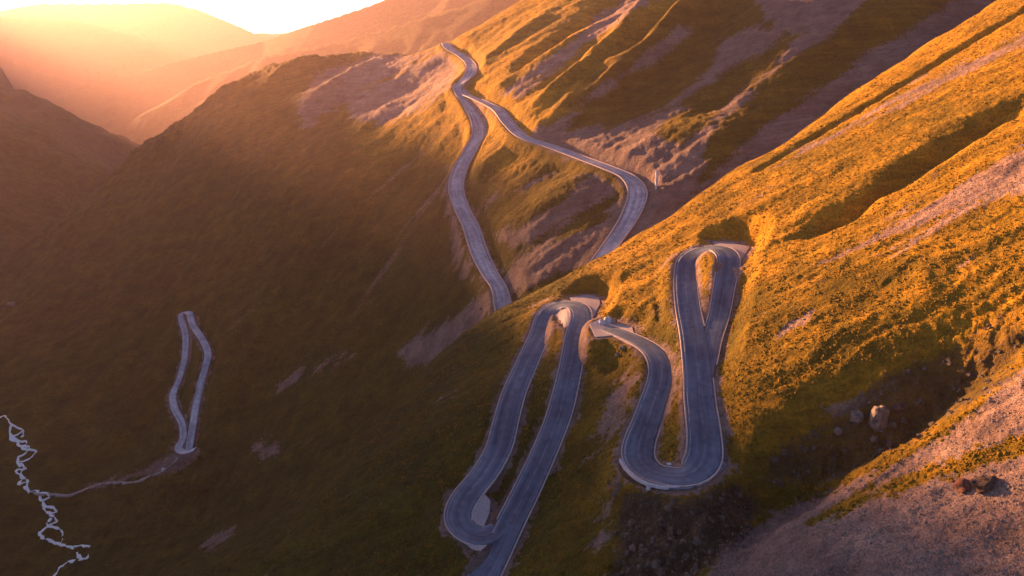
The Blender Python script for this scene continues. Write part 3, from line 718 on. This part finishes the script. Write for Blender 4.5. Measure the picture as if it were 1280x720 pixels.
boulder((205, 588), (1.8, 1.4, 1.4), 'white boulder at the upper end of the dirt track under the small hairpin road', seed=67, material=MC, dmin=400)

# ------------------------------------------------------------------ stream and dirt track on the valley floor
def strand(name, px, w, material, zo, jit=0.0, label=None, step=1.2, n=6):
    pl = catmull(np.array(px, float), n)
    if jit: pl[:, 0] += jit * noise(np.arange(len(pl)) * .37, np.full(len(pl), px[0][0] * .11)); pl[:, 1] += .7 * jit * noise(np.arange(len(pl)) * .41, np.full(len(pl), px[0][1] * .13))
    P, _ = cast(pl, [300] * len(pl), hf=lambda x, y: ground(x, y)); P = resample(P, step)
    P[:, 2] = smooth1(ground(P[:, 0], P[:, 1]), 3)
    wd2 = w * (1 + (.95 * noise(np.arange(len(P)) * .31, np.full(len(P), .5 + px[0][0])) if jit else 0))
    return np.c_[P, wd2]
def multi_ribbon(name, strands, zo, thick, material):
    Vs, Fs, off = [], [], 0
    for P in strands:
        h = P[:, 3] / 2
        V, F = sweep(P, [(-h, -thick), (-h * .8, zo), (h * .8, zo), (h, -thick)])
        if name == 'stream': kk = noise(np.arange(len(P) - 1) * .23 + P[0, 0], np.full(len(P) - 1, .5)) > -.6; F = F.reshape(len(P) - 1, 4, 4)[kk].reshape(-1, 4)
        Vs.append(V); Fs.append(F + off); off += len(V)
    me = new_mesh(name, up(np.vstack(Vs)), np.vstack(Fs)); return link(name, me, material, kind='structure')
st_ = [[(-14, 526), (0, 521), (7, 520), (15, 530), (29, 537), (22, 543), (13, 547), (20, 551), (34, 553), (28, 560), (45, 563), (38, 572), (26, 579), (33, 585), (20, 588), (29, 597), (24, 606), (34, 603), (37, 615)],
       [(15, 530), (12, 541), (22, 550), (24, 557), (36, 557), (34, 564), (24, 573), (27, 583)], [(30, 585), (27, 594), (36, 601), (31, 608), (37, 615)], [(29, 537), (30, 543), (20, 548)],
       [(50, 616), (58, 615), (62, 620), (52, 626), (50, 619)], [(54, 627), (57, 632), (68, 634), (70, 640), (58, 640), (55, 634)], [(58, 640), (66, 645), (71, 652), (62, 655), (56, 661), (49, 668), (60, 674), (75, 679), (78, 672), (76, 662), (62, 657)],
       [(75, 679), (88, 683), (104, 682), (117, 684), (114, 691), (105, 699), (97, 692), (88, 683)], [(105, 699), (96, 700), (84, 703), (76, 709), (70, 718), (62, 732)], [(64, 648), (57, 655)], [(37, 615), (44, 612), (50, 616)]]
multi_ribbon('stream', [strand('s', p, 1.9, MW, 0, 1.6) for p in st_], .22, .5, MW)
tr = [[(37, 615), (60, 617), (88, 618), (104, 612), (124, 605), (145, 602), (165, 603), (182, 597), (200, 590), (215, 580), (222, 572)]]
multi_ribbon('dirt_track', [strand('t', p, 3.2, MTR, 0, 1.2) for p in tr], .25, .5, MTR)

# ------------------------------------------------------------------ tussocks and loose stones on the near slopes
def scatter(name, count, test, size, base, material, apex, seed, rmax=340):
    r = np.random.default_rng(seed)
    u = r.uniform(-60, 1340, count); v = r.uniform(-20, 780, count)
    # spread evenly over the ground: choose ring and angle in the ground plane instead of the picture
    rr = 118 * (rmax / 118) ** r.uniform(0, 1, count); tt = r.uniform(R(-42), R(42), count)
    x = rr * np.sin(tt); y = rr * np.cos(tt)
    i = np.clip(np.searchsorted(RR, rr), 0, NR - 1); j = np.clip(np.searchsorted(ANG, tt), 0, NA - 1)
    keep = test(i, j) & LA[i, j] & (MD[i, j] > .9)
    x, y, rr = x[keep], y[keep], rr[keep]; n = len(x)
    z = ground(x, y)
    sz = size[0] * (size[1] / size[0]) ** (r.uniform(0, 1, n) ** 2.2)
    k = base; V = np.zeros((n, k * 2 + 1, 3)); a0 = r.uniform(0, 6.28, n)
    for b in range(k):
        a = a0 + b * 2 * math.pi / k
        r1 = sz * r.uniform(.7, 1.25, n); V[:, b] = np.stack([x + r1 * np.cos(a), y + r1 * np.sin(a), z - .35 * sz], 1)
        r2 = sz * r.uniform(.45, .85, n); V[:, k + b] = np.stack([x + r2 * np.cos(a + .3), y + r2 * np.sin(a + .3), z + sz * apex * r.uniform(.45, .8, n)], 1)
    V[:, 2 * k] = np.stack([x + r.uniform(-.25, .25, n) * sz, y + r.uniform(-.25, .25, n) * sz, z + sz * apex * r.uniform(.75, 1.15, n)], 1)
    o0 = (np.arange(n) * (2 * k + 1))[:, None]
    T = []
    for b in range(k):
        c = (b + 1) % k
        T += [o0 + np.array([[b, c, k + c]]), o0 + np.array([[b, k + c, k + b]]), o0 + np.array([[k + b, k + c, 2 * k]])]
    F = np.concatenate(T, 0)
    me = new_mesh(name, up(V.reshape(-1, 3)), F); me.polygons.foreach_set('use_smooth', np.zeros(len(me.polygons), bool))
    print(name, n)
    return link(name, me, material, kind='stuff')
cl = fbm(GX / 7.0, GY / 7.0, 3)
def tus_m():
    m, nt, b = mat('tussock_grass'); geo = N(nt, 'ShaderNodeNewGeometry'); n = N(nt, 'ShaderNodeTexNoise'); n.inputs['Scale'].default_value = .35; n.inputs['Detail'].default_value = 5
    nt.links.new(geo.outputs['Position'], n.inputs['Vector'])
    c = ramp(nt, n.outputs['Fac'], [(.3, (.10, .078, .011)), (.5, (.17, .115, .013)), (.7, (.30, .165, .018))]); sx = N(nt, 'ShaderNodeSeparateXYZ'); nt.links.new(geo.outputs['Position'], sx.inputs[0]); h = math_(nt, 'MULTIPLY_ADD', sx.outputs[2], 1 / 100, -(CAMZ - 150) / 100, clamp=True); c = mix(nt, 1.0, c, mix(nt, h, (.30, .42, .34), (1.35, 1.25, 1.0)), 'MULTIPLY'); nt.links.new(c, b.inputs['Base Color']); return m  # tint by height: olive to gold, slope's shade and sun painted in
rs = np.random.default_rng(5)
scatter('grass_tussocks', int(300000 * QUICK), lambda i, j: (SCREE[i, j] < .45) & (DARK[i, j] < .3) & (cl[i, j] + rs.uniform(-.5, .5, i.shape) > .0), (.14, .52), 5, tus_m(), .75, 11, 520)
scatter('ravine_rocks', int(60000 * QUICK), lambda i, j: (DARK[i, j] > .3) & (rs.uniform(0, 1, i.shape) > .72), (.12, 1.3), 5, stone_material('ravine_stone', (.04, .036, .03), (.14, .12, .10), .7, .6), .75, 14)
scatter('loose_stones', int(150000 * QUICK), lambda i, j: ((SCREE[i, j] > .5) | (rs.uniform(0, 1, i.shape) > .985)) & (rs.uniform(0, 1, i.shape) > .35), (.07, .36), 4, stone_material('scree_stone', (.13, .10, .09), (.30, .235, .21), .8, .5), .8, 12)

# ------------------------------------------------------------------ camera, sun, sky, haze
SUN_AZ, SUN_EL = -43, 6.5
cam = bpy.data.cameras.new('camera'); co = bpy.data.objects.new('camera', cam); COL.objects.link(co)
cam.sensor_width = 36; cam.lens = 36 * FP / 1280; cam.clip_start = 1; cam.clip_end = 60000
co.location = (0, 0, CAMZ); co.rotation_euler = (math.pi / 2 - TH, 0, 0); scene.camera = co
wd = bpy.data.worlds.new('World'); scene.world = wd; wd.use_nodes = True; nt = wd.node_tree
sky = nt.nodes.new('ShaderNodeTexSky'); sky.sky_type = 'NISHITA'; sky.sun_disc = False; sky.sun_elevation = R(SUN_EL); sky.sun_rotation = R(SUN_AZ)
sky.altitude = 1500; sky.air_density = .5; sky.dust_density = .6
bg = nt.nodes['Background']; nt.links.new(sky.outputs[0], bg.inputs[0]); bg.inputs[1].default_value = .05
sl = bpy.data.lights.new('sun', 'SUN'); so = bpy.data.objects.new('sun', sl); COL.objects.link(so)
sl.energy = 5.0; sl.angle = R(.7); sl.color = (1.0, .43, .155)
so.rotation_euler = (R(90 - SUN_EL), 0, R(-SUN_AZ) + math.pi)
if True:
    zt = GZ.max() + CAMZ + 30; zb = GZ.min() + CAMZ - 1.5; S = 6800
    vv = [(x, y, z) for z in (zb, zt) for y in (-S, S) for x in (-S, S)]
    me = new_mesh('haze', np.array(vv), [(0, 2, 3, 1), (4, 5, 7, 6), (0, 1, 5, 4), (2, 6, 7, 3), (0, 4, 6, 2), (1, 3, 7, 5)])
    hm = bpy.data.materials.new('haze_air'); hm.use_nodes = True; ht = hm.node_tree; ht.nodes.clear()
    out = ht.nodes.new('ShaderNodeOutputMaterial'); pv = ht.nodes.new('ShaderNodeVolumePrincipled'); ht.links.new(pv.outputs[0], out.inputs['Volume'])
    pv.inputs['Color'].default_value = (.62, .47, .52, 1); pv.inputs['Density'].default_value = .0001; pv.inputs['Anisotropy'].default_value = .55
    h = link('haze', me, hm, kind='stuff')
scene.view_settings.view_transform = 'Standard'; scene.view_settings.look = 'None'; scene.view_settings.exposure = 2.8
scene.view_settings.gamma = 1
scene.cycles.max_bounces = 4; scene.cycles.volume_bounces = 1; scene.cycles.use_denoising = True
scene.cycles.volume_max_steps = 64
